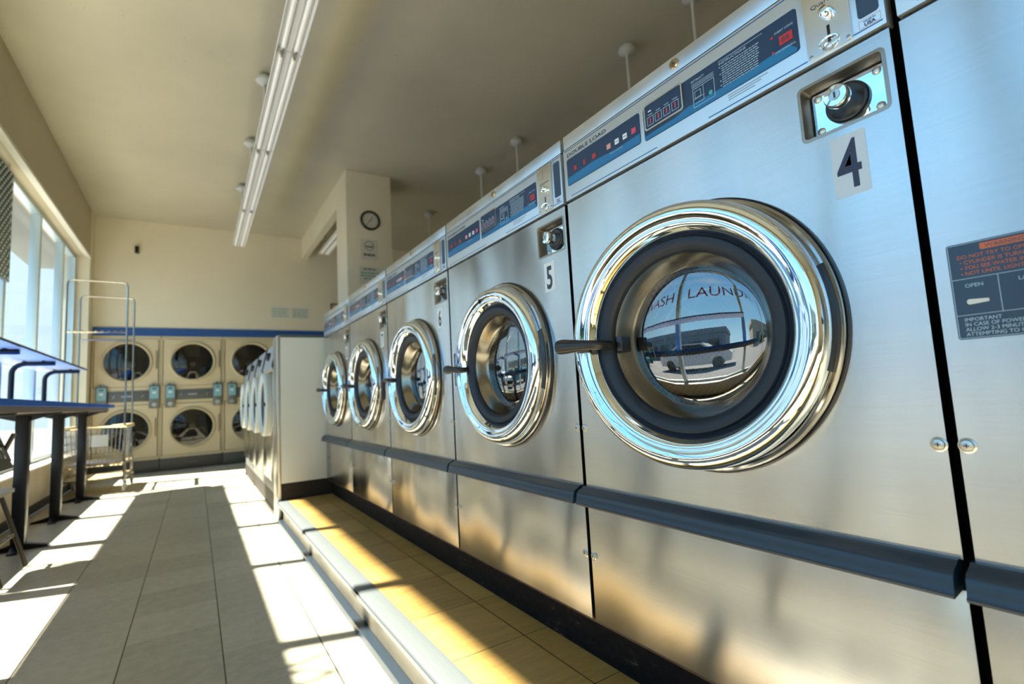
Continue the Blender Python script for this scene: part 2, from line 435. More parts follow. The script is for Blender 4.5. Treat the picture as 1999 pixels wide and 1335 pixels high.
for i in range(len(edges)-1):
    y1, y0 = edges[i], edges[i+1]
    mb = MB()
    # frame: mullion at y0 plus rails
    mb.box(-1.42, -1.34, y0-.03, y0+.03, .402, 2.93, .003)
    mb.box(-1.415, -1.345, y0+.03, y1-.03, .402, .447, .003); mb.box(-1.415, -1.345, y0+.03, y1-.03, 2.885, 2.93, .003)
    if i == 0: mb.box(-1.42, -1.34, 8.34, 8.40, .402, 2.93)
    fr = struct('window_%d' % (i+1), mb, 'frame_al')
    g = MB(); g.box(-1.383, -1.378, y0+.03, y1-.03, .447, 2.885); g.build('window_pane', 'glass', fr)
# column and header towards the back wall
mb = MB(); mb.box(1.473, 2.02, 5.76, 6.24, 0, ZC, .004); struct('wall_column', mb, 'wall')
mb = MB(); mb.box(1.473, 1.56, 6.24, YB, 3.24, ZC); struct('trim_4', mb, 'wall')
# raised platform with tile, riser, nosing
PH = .153; XP = .50
mb = MB(); mb.m('plat').box(XP+.055, 4.6, -4, 7.2, PH-.01, PH-.001)
mb.m('riser').box(XP+.03, 4.6, -4, 3.98, 0, PH-.012)
mb.m('gapdark').box(XP+.03, 4.6, 3.98, 7.2, 0, PH-.012)
struct('floor_platform', mb)
ys = [3.975, 2.955, 1.90, .85, -.9]
for a, b in zip(ys, ys[1:]):
    mb = MB(); mb.prism([(-.003,-.020),(0,-.022),(.004,-.021),(.004,-.004),(.012,0),(.068,.001),(.072,-.003),(.072,-.012),(.004,-.012),(-.003,-.006)],
        Matrix(((1,0,0,XP-.006),(0,0,-1,0),(0,1,0,PH),(0,0,0,1))), -a+.002, -b-.002)
    tag(mb.build('step_nosing', 'nosing'), '', 'step edging', 'metal nosing strips along the platform step')
mb = MB(); mb.box(XP-.004, XP+.03, -4, 3.975, 0, .028, .004); struct('baseboard_right', mb, 'rubberbase')
for o in bpy.data.objects:
    if o.name.startswith('step_nosing'): pass
noses = [o for o in bpy.data.objects if o.name.startswith('step_nosing')]
for o, l in zip(noses, ['pale metal step nosing strip farthest away, ending at the white cabinet side',
                        'pale metal step nosing strip, second one from the white cabinet side',
                        'pale metal step nosing strip, third one from the white cabinet side',
                        'pale metal step nosing strip nearest the camera at the bottom edge']): o['label'] = l
mb = MB(); mb.m('plinth').box(.868, 1.6, -.6, 3.955, PH, .268); mb.m('rust').box(.838, .9, -.6, 3.955, .2605, .2695)
tag(mb.build('washer_plinth'), 'black scuffed base with rusty top edge under the row of steel washers', 'plinth')
mb = MB(); mb.box(.76, .835, 3.955, 3.972, .255, .275, .003); mb.box(.76, .775, 3.93, 3.972, .255, .285, .003)

# ------------------------------------------------------------------ washers
CU, CV = .381, .925
def front_panel():
    mb = MB(); N = 96; rh = .236
    u0, u1, v0, v1 = .006, .734, .592, 1.322
    rx0, rx1, ry0, ry1 = .606, .722, 1.211, 1.297     # recess
    th = .0015
    # block with circular hole: rect u0..u1 x v0..1.19
    vb = 1.20
    circ, rect = [], []
    for i in range(N):
        a = 2*PI*i/N; c, s_ = math.cos(a), math.sin(a)
        circ.append(Vector((CU+rh*c, CV+rh*s_)))
        ts = []
        if c > 1e-9: ts.append((u1-CU)/c)
        if c < -1e-9: ts.append((u0-CU)/c)
        if s_ > 1e-9: ts.append((vb-CV)/s_)
        if s_ < -1e-9: ts.append((v0-CV)/s_)
        t_ = min(ts); rect.append(Vector((CU+t_*c, CV+t_*s_)))
    # snap nearest to corners
    for cx, cy_ in ((u0,v0),(u1,v0),(u0,vb),(u1,vb)):
        k = min(range(N), key=lambda i: (rect[i]-Vector((cx,cy_))).length); rect[k] = Vector((cx,cy_))
    P = lambda q: mb.bm.verts.new((0, -q[0], q[1]))
    A = [P(q) for q in circ]; B = [P(q) for q in rect]
    for i in range(N):
        j = (i+1) % N; mb.face([A[i], B[i], B[j], A[j]], False)
    # top area around recess, shared as separate quads
    def quad(a, b, c, d): mb.face([mb.bm.verts.new((0, -x, y)) for x, y in ((a,c),(b,c),(b,d),(a,d))], False)
    quad(u0, rx0, vb, v1); quad(rx1, u1, vb, v1); quad(rx0, rx1, vb, ry0); quad(rx0, rx1, ry1, v1)
    # folded edges
    def strip(p, q, dep):
        mb.face([mb.bm.verts.new(x) for x in ((0,-p[0],p[1]),(0,-q[0],q[1]),(dep,-q[0],q[1]),(dep,-p[0],p[1]))], False)
    for p, q in (((u0,v0),(u0,v1)),((u1,v1),(u1,v0)),((u0,v1),(u1,v1)),((u1,v0),(u0,v0))): strip(p, q, .02)
    return mb
def washer_prototype():
    root = empty('washing_machine')
    # carcass
    mb = MB(); mb.m('gapdark')
    bx(mb, .012, .018, .272, 1.50, -.70, -.004); bx(mb, .722, .728, .272, 1.50, -.70, -.004)
    bx(mb, .018, .722, .272, 1.46, -.70, -.69); bx(mb, .018, .722, .272, .28, -.69, -.01)
    mb.build('cabinet', None, root, 'side and back sheets coloured dark for the shade in the gaps')
    front_panel().build('front_panel', 'steel', root, recalc=False)
    mb = MB(); bx(mb, .006, .734, .272, .554, -.02, 0, .0012); mb.build('lower_panel', 'steel_low', root)
    mb = MB(); bx(mb, .006, .734, 1.4695, 1.5065, -.70, .002, .003); mb.build('top_cap', 'cap', root)
    # bumper strip
    mb = MB(); mb.prism([(0,.594),(.010,.5935),(.013,.590),(.026,.5845),(.031,.578),(.033,.569),(.034,.560),(.037,.556),(.035,.552),(.028,.553),(.004,.556),(0,.556)],
        Matrix(((-1,0,0,0),(0,0,-1,0),(0,1,0,0),(0,0,0,1))), .003, .731)
    mb.build('bumper_strip', 'bumper', root, 'dark blue ribbed plastic bumper strip')
    # control panel
    cpn = MB(); bx(cpn, .006, .734, 1.3285, 1.4665, -.02, .004, .0015); cpn = cpn.build('control_panel', 'panel', root)
    mb = MB(); mb.m('blueline'); D0 = .0042
    bx(mb, .012, .628, 1.4605, 1.4622, D0-.001, D0+.0003); bx(mb, .69, .73, 1.4605, 1.4622, D0-.001, D0+.0003)
    for a, b in ((.03,.316),(.443,.626),(.693,.73)): bx(mb, a, b, 1.3352, 1.337, D0-.001, D0+.0003)
    mb.m('navyprint'); mb.text('DOUBLE LOAD', .0135, FWat(.021, 1.4425, D0+.0002), .0002, 1.62, .0)
    mb.m('grayprint')
    for k in range(3): bx(mb, .487, .562-.012*k, 1.3560-.0045*k, 1.3573-.0045*k, D0-.001, D0+.0003)
    # MADE IN USA
    for a, b, c, d in ((.7005,.7285,1.3505,1.3511),(.7005,.7285,1.3388,1.3394),(.7005,.7011,1.3388,1.3511),(.7279,.7285,1.3388,1.3511)):
        mb.m('salmon'); bx(mb, a, b, c, d, D0-.001, D0+.0003)
    mb.m('navyprint'); mb.text('MADE IN', .0036, FWat(.7145, 1.3465, D0+.0002), .0002, 1.1, 0, 'CENTER'); mb.text('USA', .0068, FWat(.7145, 1.3403, D0+.0002), .0002, 1.15, .0002, 'CENTER')
    mb.build('printed_marking', None, cpn)
    # indicator decal
    e = .0003
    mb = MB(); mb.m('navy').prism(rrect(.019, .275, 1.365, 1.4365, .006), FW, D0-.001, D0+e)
    mb.m('blue').prism([(.0205,1.367),(.2735,1.367),(.2735,1.388),(.20,1.386),(.12,1.391),(.0205,1.3865)], FW, D0, D0+2*e)  # painted reflection: blue band along the lower half of the decal
    for u, mt, w_ in ((.053,'red',.010),(.088,'red',.006),(.124,'red',.012),(.176,'salmon',.0125),(.203,'white',.0125),(.229,'white',.0125),(.256,'pink',.0125)):
        mb.m(mt); bx(mb, u-w_/2, u+w_/2, 1.397, 1.409, D0, D0+4*e)
    mb.m('navyprint'); bx(mb, .199,.207,1.402,1.4035,D0,D0+5*e); bx(mb, .225,.233,1.402,1.4035,D0,D0+5*e)
    mb.m('paleblue'); mb.text('INDICATOR LIGHTS', .0042, FWat(.178, 1.3815, D0+2*e), .0002, 1.1)
    mb.build('indicator_panel', None, cpn, 'dark blue indicator strip with red and white lamps')
    # instruction decal
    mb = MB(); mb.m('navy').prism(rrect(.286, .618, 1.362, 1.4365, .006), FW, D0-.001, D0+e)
    mb.m('blue').prism([(.288,1.3635),(.612,1.3635),(.614,1.368),(.60,1.383),(.50,1.377),(.40,1.381),(.37,1.375),(.288,1.373)], FW, D0, D0+2*e)  # reflection painted again as a wavy blue band at the bottom
    z = D0+3*e
    def frame(a, b, c, d, w_, zz=z):
        bx(mb, a, b, d-w_, d, D0, zz); bx(mb, a, b, c, c+w_, D0, zz); bx(mb, a, a+w_, c, d, D0, zz); bx(mb, b-w_, b, c, d, D0, zz)
    mb.m('paleblue'); frame(.414, .462, 1.3705, 1.4085, .0009); bx(mb, .4375,.4383,1.3875,1.4085,D0,z); bx(mb,.414,.4375,1.387,1.3878,D0,z); frame(.418,.432,1.3885,1.4025,.0007)
    bx(mb, .4375,.4383,1.3775,1.387,D0,z); bx(mb,.418,.4375,1.3775,1.3783,D0,z)
    mb.m('teal').lathe([(.0042,0),(.0042,.0006),(0,.0006)], FWat(.453, 1.3825, D0+2*e), 16)
    mb.m('paleblue'); mb.text('EXTRACT', .0062, FWat(.412, 1.4225, D0+2*e), .0002, 1.1)
    for k in range(3): bx(mb, .413, .462, 1.4180-.0032*k, 1.4188-.0032*k, D0, z)
    mb.text('INSTRUCTIONS', .0068, FWat(.474, 1.4225, D0+2*e), .0002, 1.15); bx(mb, .474, .560, 1.4297, 1.4304, D0, z)
    rr = random.Random(3)
    for k in range(10):
        v_ = 1.4175-.0044*k; u_ = .479
        if k in (0, 3, 6, 8): bx(mb, .4745, .4768, v_-.0006, v_+.0014, D0, z)
        while u_ < .548:
            w_ = rr.uniform(.003, .009); bx(mb, u_, min(u_+w_, .552), v_, v_+.0013, D0, z); u_ += w_+.0014
    mb.text('INSERT COINS', .0048, FWat(.580, 1.4125, D0+2*e), .0002, 1.0); mb.text('TIME REMAINING', .0045, FWat(.578, 1.3785, D0+2*e), .0002, .98)
    mb.m('red'); bx(mb, .587, .609, 1.3885, 1.404, D0, D0+5*e); bx(mb, .573,.577,1.408,1.412,D0,z); bx(mb,.573,.5765,1.381,1.385,D0,z)
    mb.m('navyprint'); mb.text('88', .012, FWat(.5905, 1.392, D0+5*e), .0002, 1.1)
    mb.build('instruction_panel', None, cpn, 'dark blue instruction strip with white print')
    mb = MB()
    mb.m('chrome2'); 
    for pts in (rrect(.291, .392, 1.381, 1.439, .006),):
        mb.prism(pts, FW, D0, D0+.004)
    mb.m('navy').prism(rrect(.2945, .3885, 1.3845, 1.4355, .004), FW, D0+.001, D0+.0045)
    for k in range(4):
        u_ = .300+k*.0218; mb.m('paleblue'); frame(u_, u_+.0175, 1.389, 1.408, .0009, D0+.0052)
        mb.m('navyprint'); bx(mb, u_+.001, u_+.0165, 1.39, 1.407, D0, D0+.0048)
        mb.m('pink'); bx(mb, u_+.0078, u_+.0100, 1.393, 1.404, D0, D0+.0054)
        mb.m('paleblue'); bx(mb, u_+.003, u_+.015, 1.412, 1.4132, D0, D0+.005)
        if k == 0: mb.m('white'); bx(mb, u_+.004, u_+.012, 1.419, 1.4215, D0, D0+.005)
    mb.build('selector_panel', None, cpn, 'framed selector display with four small windows')
    mb = MB(); mb.m('labelnavy').prism(rrect(.7005, .7275, 1.3545, 1.452, .005), FW, D0-.001, D0+.0006)
    mb.build('side_window', None, cpn, 'small dark blue upright window')
    # coin plate
    cpl = MB(); cpl.prism(rrect(.629, .6925, 1.3315, 1.4625, .004), FW, D0, D0+.004); cpl = cpl.build('coin_plate', 'chrome2', root, 'polished coin slot plate')
    mb = MB(); mb.m('navyprint').text('Quarters', .0098, FWat(.6405, 1.4105, D0+.004), .0002, 1.15)
    bx(mb, .6555, .6565, 1.425, 1.450, D0+.003, D0+.0043); mb.build('printed_marking', None, cpl)
    mb = MB(); mb.m('black'); bx(mb, .6600, .6645, 1.345, 1.373, D0+.002, D0+.0045, .0005); mb.build('coin_slot', None, cpl)
    mb = MB(); mb.m('chrome').lathe([(.0085,0),(.009,.003),(.0085,.010),(.006,.012),(0,.0125)], FWat(.6625, 1.394, D0+.004), 24); mb.build('push_button', None, cpl)
    mb = MB(); mb.m('chrome').tube([(-(D0+.004+.006*math.sin(PI*i/14)), -(.6622+.0125*math.cos(PI*2*i/14)), 1.3455+.0085*math.sin(PI*2*i/14)-.002*math.sin(PI*i/14)) for i in range(14)], .0016, 8, True)
    mb.build('coin_return_ring', None, cpl)
    for a, b in ((.6345,1.3365),(.6875,1.3365),(.6345,1.4575),(.6875,1.4575)):
        mb = MB(); mb.m('dullchrome').lathe([(.0032,0),(.003,.001),(0,.0014)], FWat(a, b, D0+.004), 14); mb.m('black'); bx(mb, a-.002, a+.002, b-.0004, b+.0004, D0+.004, D0+.0056); mb.build('screw', None, cpl)
    # barrel lock in the cap
    mb = MB(); mb.m('brass').lathe([(.0105,0),(.0105,.003),(.009,.005),(.0065,.005),(.006,.003),(.0045,.003),(.004,.0055),(0,.0055)], FWat(.376, 1.488, .002), 28)
    mb.m('black').lathe([(.0022,.0056),(0,.006)], FWat(.376, 1.488, .002), 12); mb.build('barrel_lock', None, root, 'round brass key lock in the top cap')
    # lock recess
    rc = MB(); x0, x1, y0, y1 = .606, .722, 1.211, 1.297; dp = .030
    o_ = rrect(x0-.001, x1+.001, y0-.001, y1+.001, .006); i_ = rrect(x0+.007, x1-.007, y0+.007, y1-.007, .004)
    rings = []
    for pts, d in ((rrect(x0-.004, x1+.004, y0-.004, y1+.004, .009), .0004), (rrect(x0+.001, x1-.001, y0+.001, y1-.001, .006), .0008), (rrect(x0+.0035, x1-.0035, y0+.0035, y1-.0035, .005), -.006), (rrect(x0+.006, x1-.006, y0+.006, y1-.006, .004), -dp)):
        rings.append([rc.bm.verts.new((-d, -u, v)) for u, v in pts])
    for A, B in zip(rings, rings[1:]):
        for i in range(len(A)): j = (i+1) % len(A); rc.face([A[i], A[j], B[j], B[i]])
    rc.face(rings[-1])
    rc = rc.build('lock_recess', 'recessshade', root)
    mb = MB(); mb.prism(rrect(x0+.008, x1-.008, y0+.008, y1-.008, .003), FW, -dp, -dp+.007); lp = mb.build('lock_plate', 'chrome', rc)
    lcx, lcy = (x0+x1)/2, (y0+y1)/2
    mb = MB(); mb.m('black').lathe([(.031,0),(.031,.004),(.029,.007),(.026,.008),(.018,.006),(.0,.006)], FWat(lcx, lcy, -dp+.007), 40); mb.build('lock_housing', None, rc, 'black round lock housing')
    mb = MB(); mb.m('chrome').lathe([(.017,0),(.0165,.016),(.0175,.022),(.0175,.034),(.0155,.0375),(.0085,.038),(.008,.037),(0,.037)], FWat(lcx, lcy, -dp+.012), 36)
    mb.m('dullchrome').lathe([(.0075,.0372),(.007,.0385),(0,.0385)], FWat(lcx, lcy, -dp+.012), 24); mb.m('black'); bx(mb, lcx-.0013, lcx+.0013, lcy-.005, lcy+.005, .019, .0207)
    mb.build('lock_cylinder', None, rc, 'chrome lock cylinder with key slot')
    for a, b in ((x0+.0165, y0+.0155),(x1-.0165, y0+.0155),(x0+.0165, y1-.0155),(x1-.0165, y1-.0155)):
        mb = MB(); mb.m('dullchrome').lathe([(.0062,0),(.0058,.0015),(.004,.003),(0,.0037)], FWat(a, b, -dp+.007), 20); mb.build('rivet', None, rc)
    # warning label
    wl = MB(); wl.m('labelnavy').prism(rrect(.021, .134, .871, .994, .003), FW, 0, .0005); wl = wl.build('warning_label', None, root, 'dark blue warning label with orange and white print')
    mb = MB(); zz = .0009
    def fr2(a, b, c, d, w_):
        bx(mb, a, b, d-w_, d, 0, zz); bx(mb, a, b, c, c+w_, 0, zz); bx(mb, a, a+w_, c, d, 0, zz); bx(mb, b-w_, b, c, d, 0, zz)
    mb.m('paleblue'); fr2(.0222, .1328, .8722, .9928, .0007); bx(mb, .0222,.1328,.9475,.9482,0,zz); bx(mb,.0222,.1328,.9012,.9019,0,zz); bx(mb,.0660,.0667,.9012,.9482,0,zz)
    mb.m('orange').prism(rrect(.054, .101, .9815, .9895, .0015), FW, 0, zz)
    mb.m('labelnavy').text('WARNING', .0068, FWat(.0775, .983, zz), .0002, 1.15, 0, 'CENTER')
    mb.m('orange')
    for k, tx in enumerate(('DO NOT TRY TO OPEN DOOR IF', '\u2022 CYLINDER IS TURNING', '\u2022 YOU SEE WATER IN THE WINDOW', '\u2022 NOT UNTIL LIGHT IS OFF')):
        mb.text(tx, .0066, FWat(.0305 + (.002 if k else 0), .9735-.0072*k, zz-.0002), .0002, .98)
    mb.m('paleblue'); mb.text('OPEN', .0066, FWat(.0435, .9365, zz-.0002), .0002, 1.05, 0, 'CENTER'); mb.text('LATCHED', .0066, FWat(.099, .9365, zz-.0002), .0002, 1.05, 0, 'CENTER')
    for k, tx in enumerate(('IMPORTANT', 'IN CASE OF POWER INTERRUPTION', 'ALLOW 2-3 MINUTES BEFORE', 'ATTEMPTING TO OPEN DOOR')):
        mb.text(tx, .0064, FWat(.0295, .8935-.0062*k, zz-.0002), .0002, .98)
    mb.m('sticker').prism([(.0345,.9165),(.0345,.9195),(.0365,.9215),(.0555,.9200),(.0555,.9160),(.0365,.9145)], FW, 0, zz)
    mb.prism([(.094,.9275),(.0975,.9285),(.101,.9275),(.0995,.9085),(.0955,.9085)], FW, 0, zz)
    mb.build('printed_marking', None, wl)
    # screws
    for a, b in ((.0145,.737),(.7255,.737),(.0155,.425),(.7245,.425)):
        mb = MB(); mb.m('dullchrome').lathe([(.0098,0),(.0098,.001),(.0076,.0022),(.0074,.0018),(.0067,.0035),(.0035,.0045),(0,.0046)], FWat(a, b, 0), 20)
        mb.m('black'); bx(mb, a-.003, a+.003, b-.0006, b+.0006, .004, .0049); bx(mb, a-.0006, a+.0006, b-.003, b+.003, .004, .0049)
        mb.build('screw', None, root)
    # collar round the opening
    mb = MB(); mb.m('black').lathe([(.2595,0),(.2595,.004),(.2575,.005),(.2560,.004)], FWat(CU, CV), 96)
    mb.m('collarchrome').lathe([(.2562,.003),(.2560,.008),(.2550,.014),(.2525,.018),(.249,.0195),(.244,.0185),(.240,.015),(.2365,.008),(.2345,0),(.2345,-.015)], FWat(CU, CV), 96)
    cl_ = mb.build('door_collar', None, root, 'chrome collar with thin black gasket line')
    mb = MB(); mb.m('black').lathe([(.2535,.006),(.2530,.0185),(.2505,.0205),(.244,.0205),(.236,.0205),(.234,.01)], FWat(CU, CV), 20, R(-20), R(19)); mb.build('hinge', None, root, 'black hinge plate beside the door')
    # drum
    mb = MB(); mb.m('dark').lathe([(.2345,-.012),(.222,-.05),(.215,-.07),(.235,-.075)], FWat(CU, CV), 64); mb.build('drum_gasket', None, root)
    mb = MB(); mb.m('drum').lathe([(.232,-.075),(.232,-.12),(.232,-.2),(.232,-.3),(.232,-.40)], FWat(CU, CV), 64, uvscale=True)
    mb.m('drumend').lathe([(.232,-.40),(.15,-.405),(.05,-.39),(0,-.385)], FWat(CU, CV), 48)
    mb.build('drum', None, root, 'perforated steel drum', recalc=False)
    return root
def make_door(parent, tilt, lever='side'):
    """door in its own frame: origin on the hinge; local axes as the washer frame"""
    hu, hd = .629, .026; off = hu-CU
    T = FWat(-off, 0, 0)
    d = MB(); prof = [(.205,-.036),(.230,-.034),(.236,-.030)]
    for q in range(0, 13):        # broad outer bead
        a = R(-50+q*11.5); prof.append((.222+.0245*math.cos(a), -.004+.0285*math.sin(a)))
    prof += [(.2205,.0240),(.2165,.0225),(.2125,.0200),(.2095,.0185),(.2070,.0182),(.2045,.0184),(.2015,.0170),(.1985,.0140),(.1960,.0100),(.1935,.0060),(.1910,.0025),(.1895,-.001),(.1885,-.006),(.1885,-.02)]
    d.m('chrome').lathe(prof, T, 128)
    door = d.build('door', None, parent, 'round chrome door ring', sharp=50)
    door.location = (-hd, -hu, CV); door.rotation_euler = (0, 0, R(tilt))
    g = MB(); g.m('rubber').lathe([(.189,-.006),(.1865,-.0035),(.184,-.0055),(.181,-.0005),(.174,.0005),(.165,-.003),(.1595,-.0075),(.1565,-.013),(.1555,-.022)], T, 96); g.build('door_gasket', None, door, 'broad dark rubber ring')
    g = MB(); g.m('rimsteel').lathe([(.1556,-.018),(.152,-.024),(.146,-.036),(.140,-.048),(.1365,-.054),(.134,-.057)], T, 96); g.build('inner_rim', None, door)
    g = MB(); g.m('doorglass').lathe([(.1365,-.057),(.133,-.0545),(.12,-.0515),(.10,-.0485),(.07,-.0455),(.035,-.0438),(0,-.0432)], T, 64); g.build('porthole_glass', None, door, recalc=False, sharp=60)
    g = MB(); g.m('bowlglass').lathe([(.134,-.058),(.131,-.075),(.123,-.11),(.117,-.128),(.108,-.138),(.08,-.142),(0,-.144)], T, 64)
    g.m('chrome').lathe([(.1245,-.1095),(.1238,-.1085),(.1230,-.1095)], T, 64)
    g.build('glass_bowl', None, door, recalc=False, sharp=60)
    # lever handle
    h = MB(); h.m('black'); zz = .004
    if lever == 'side': bx(h, -off-.151, -off-.136, -.017, .014, -.045, -.012, .003)
    def pt(u, v, e): return (-e, off+u if False else -( -off-u), v)
    if lever == 'short':
        pts = [(.186,-.003,.0),(.187,-.003,.020),(.192,-.002,.032),(.205,-.001,.038),(.220,0,.040),(.240,.001,.040),(.255,.002,.039),(.268,.002,.0385),(.275,.002,.038)]
        h.tube([pt(*p) for p in pts], [.009,.009,.0095,.0100,.0115,.0135,.0155,.0150,.008], 16)
    elif lever == 'side':
        pts = [(.160,-.003,-.004),(.161,-.003,.020),(.168,-.002,.031),(.183,-.001,.038),(.205,0,.041),(.230,.001,.041),(.250,.002,.040),(.263,.002,.0395),(.270,.002,.039)]
        rs = [.0095,.0095,.0098,.0104,.0122,.0145,.0165,.0155,.008]
        h.tube([pt(*p) for p in pts], rs, 16)
    else:
        pts = [(.186,-.004,-.004),(.187,-.004,.022),(.192,-.002,.034),(.215,0,.036),(.246,-.002,.036),(.255,-.012,.036),(.257,-.03,.036),(.258,-.06,.036),(.2585,-.085,.036),(.2585,-.094,.036)]
        rs = [.009,.009,.009,.009,.0092,.0098,.0098,.0105,.011,.006]
        h.tube([pt(*p) for p in pts], rs, 16)
    h.build('door_handle', None, door, 'black lever handle')
    return door
def number_label(parent, digit, first=False):
    if digit == '4': a, b, c, d_, mt = .641, .689, 1.101, 1.196, 'sticker_f'
    else: a, b, c, d_, mt = .626, .673, 1.108, 1.189, 'sticker_w'
    mb = MB(); mb.m(mt).prism(rrect(a, b, c, d_, .001), FW, 0, .0004)
    mb.m('navyprint').text(digit, .106 if digit == '4' else .088, FWat((a+b)/2-.001, c+(.012 if digit == '4' else .009), .0004), .0003, .66, .0010 if digit == '4' else .0022, 'CENTER')
    mb.build('number_sticker', None, parent, 'number %s sticker' % digit)
ms = mat('faded_sticker', (.56,.58,.58), .5, .55); M['sticker_f'] = ms

proto = washer_prototype()
def copy_tree(o, parent=None):
    c = o.copy(); C.objects.link(c); c.parent = parent
    for ch in list(o.children): copy_tree(ch, c)
    return c
washers = {}
for k in (-1, 0, 1, 2, 3, 4):
    r = proto if k == 0 else copy_tree(proto)
    r.location = (AX, (1.3368+k)*W, 0); washers[k] = r
wlab = {-1: 'steel washing machine cut off by the right edge, blue warning label on its front',
        0: 'large steel front-loading washing machine numbered 4, door ajar, nearest the camera',
        1: 'steel front-loading washing machine numbered 5, next to the nearest machine',
        2: 'steel front-loading washing machine numbered 6 with its lever handle hanging down',
        3: 'steel front-loading washing machine numbered 7, right beside the last machine of the row',
        4: 'steel front-loading washing machine numbered 8 at the far end beside the white cabinet side'}
tilts = {-1: 2, 0: 10.5, 1: 1.5, 2: 1.5, 3: 1.5, 4: 1.5}
digits = {0: '4', 1: '5', 2: '6', 3: '7', 4: '8'}
for k, r in washers.items():
    tag(r, wlab[k], 'washing machine', 'row of steel double load washers')
    dr_ = make_door(r, tilts[k], {0: 'side', 2: 'down'}.get(k, 'short'))
    if k > 0: dr_.location.y += .008; dr_.location.x += .006
    if k in digits: number_label(r, digits[k])

# ------------------------------------------------------------------ island of small front loaders
ISX = .50
tmp = MB(); tmp.m('enamel').box(ISX+.022, 1.55, 3.985, 4.06, .272, 1.332); tmp.m('gapdark').box(ISX+.02, 1.55, 3.985, 4.06, .152, .272)
tmp.m('greypanel').box(ISX+.02, 1.55, 3.98, 4.22, 1.332, 1.350)
tmp.m('dullchrome').box(ISX, ISX+.022, 3.985, 4.215, .0, 1.345, .004)
cabo = tmp.build('end_cabinet'); tag(cabo, 'plain white cabinet side closing the island of small washers', 'cabinet side panel')
for a in (.60, .66):
    mb = MB(); mb.m('black').lathe([(.006,0),(.005,.002),(0,.002)], FBat(.545, a-.43+.0, -3.985), 14); mb.build('bolt', None, cabo)
def small_washer():
    root = empty('compact_washer'); Wd = .675
    # local: x into machine (0 = front), y from 0 (near) to Wd (far)
    mb = MB(); mb.m('steel').box(0, .70, .004, Wd-.004, .25, 1.10, .004)
    mb.m('greypanel').box(.02, .70, .004, Wd-.004, .152, .25); mb.m('almond').box(.0, .02, .004, Wd-.004, 1.10, 1.125)
    mb.build('cabinet', None, root)
    mb = MB(); mb.m('panel').prism([(0,1.125),(-.004,1.14),(.035,1.325),(.7,1.335),(.7,1.125)], Matrix(((1,0,0,0),(0,0,1,0),(0,1,0,0),(0,0,0,1))), .03, Wd-.03)
    mb.m('gapdark').prism([(0,1.12),(-.008,1.14),(.031,1.332),(.7,1.345),(.7,1.12)], Matrix(((1,0,0,0),(0,0,1,0),(0,1,0,0),(0,0,0,1))), Wd-.03, Wd-.002)
    mb.prism([(0,1.12),(-.008,1.14),(.031,1.332),(.7,1.345),(.7,1.12)], Matrix(((1,0,0,0),(0,0,1,0),(0,1,0,0),(0,0,0,1))), .002, .03)
    cpz = mb.build('control_panel', None, root)
    Q = Matrix(((0,0,-1,0),(1,0,0,0),(0,1,0,0),(0,0,0,1)))
    mb = MB(); mb.m('black').lathe([(.035,-.01),(.035,.012),(.028,.022),(0,.024)], Q @ Matrix.Translation((Wd*.5, 1.235, -.012)), 24); mb.build('dial_knob', None, cpz, 'black dial')
    T = Q @ Matrix.Translation((Wd*.5, .845, 0))
    mb = MB(); mb.m('enamel').lathe([(.255,0),(.258,.03),(.25,.045),(.235,.05),(.215,.046),(.195,.03),(.19,.02)], T, 48); dr = mb.build('door', None, root, 'round pale door ring')
    mb = MB(); mb.m('rubber').lathe([(.192,.03),(.17,.022),(.15,.014)], T, 40); mb.m('doorglass').lathe([(.15,.014),(.1,.02),(0,.024)], T, 40); mb.build('porthole_glass', None, dr, recalc=False)
    mb = MB(); mb.m('dark').lathe([(.15,.008),(0,.006)], T, 32); mb.build('drum_mouth', None, root, recalc=False)
    mb = MB(); mb.m('black').box(-.060, -.03, Wd*.5-.25, Wd*.5-.215, .83, .86, .006); mb.build('door_handle', None, dr, 'black door catch')
    return root
sproto = small_washer()
sl = ['small front-loading washer nearest the white cabinet side in the island', 'second small front-loading washer from the white cabinet side',
      'third small front-loading washer from the white cabinet side', 'small front-loading washer at the far end of the island, nearest the dryers']
for i in range(4):
    o = sproto if i == 0 else copy_tree(sproto)
    o.location = (ISX, 4.225+.683*i, 0); tag(o, sl[i], 'washing machine', 'island of small front-loading washers')

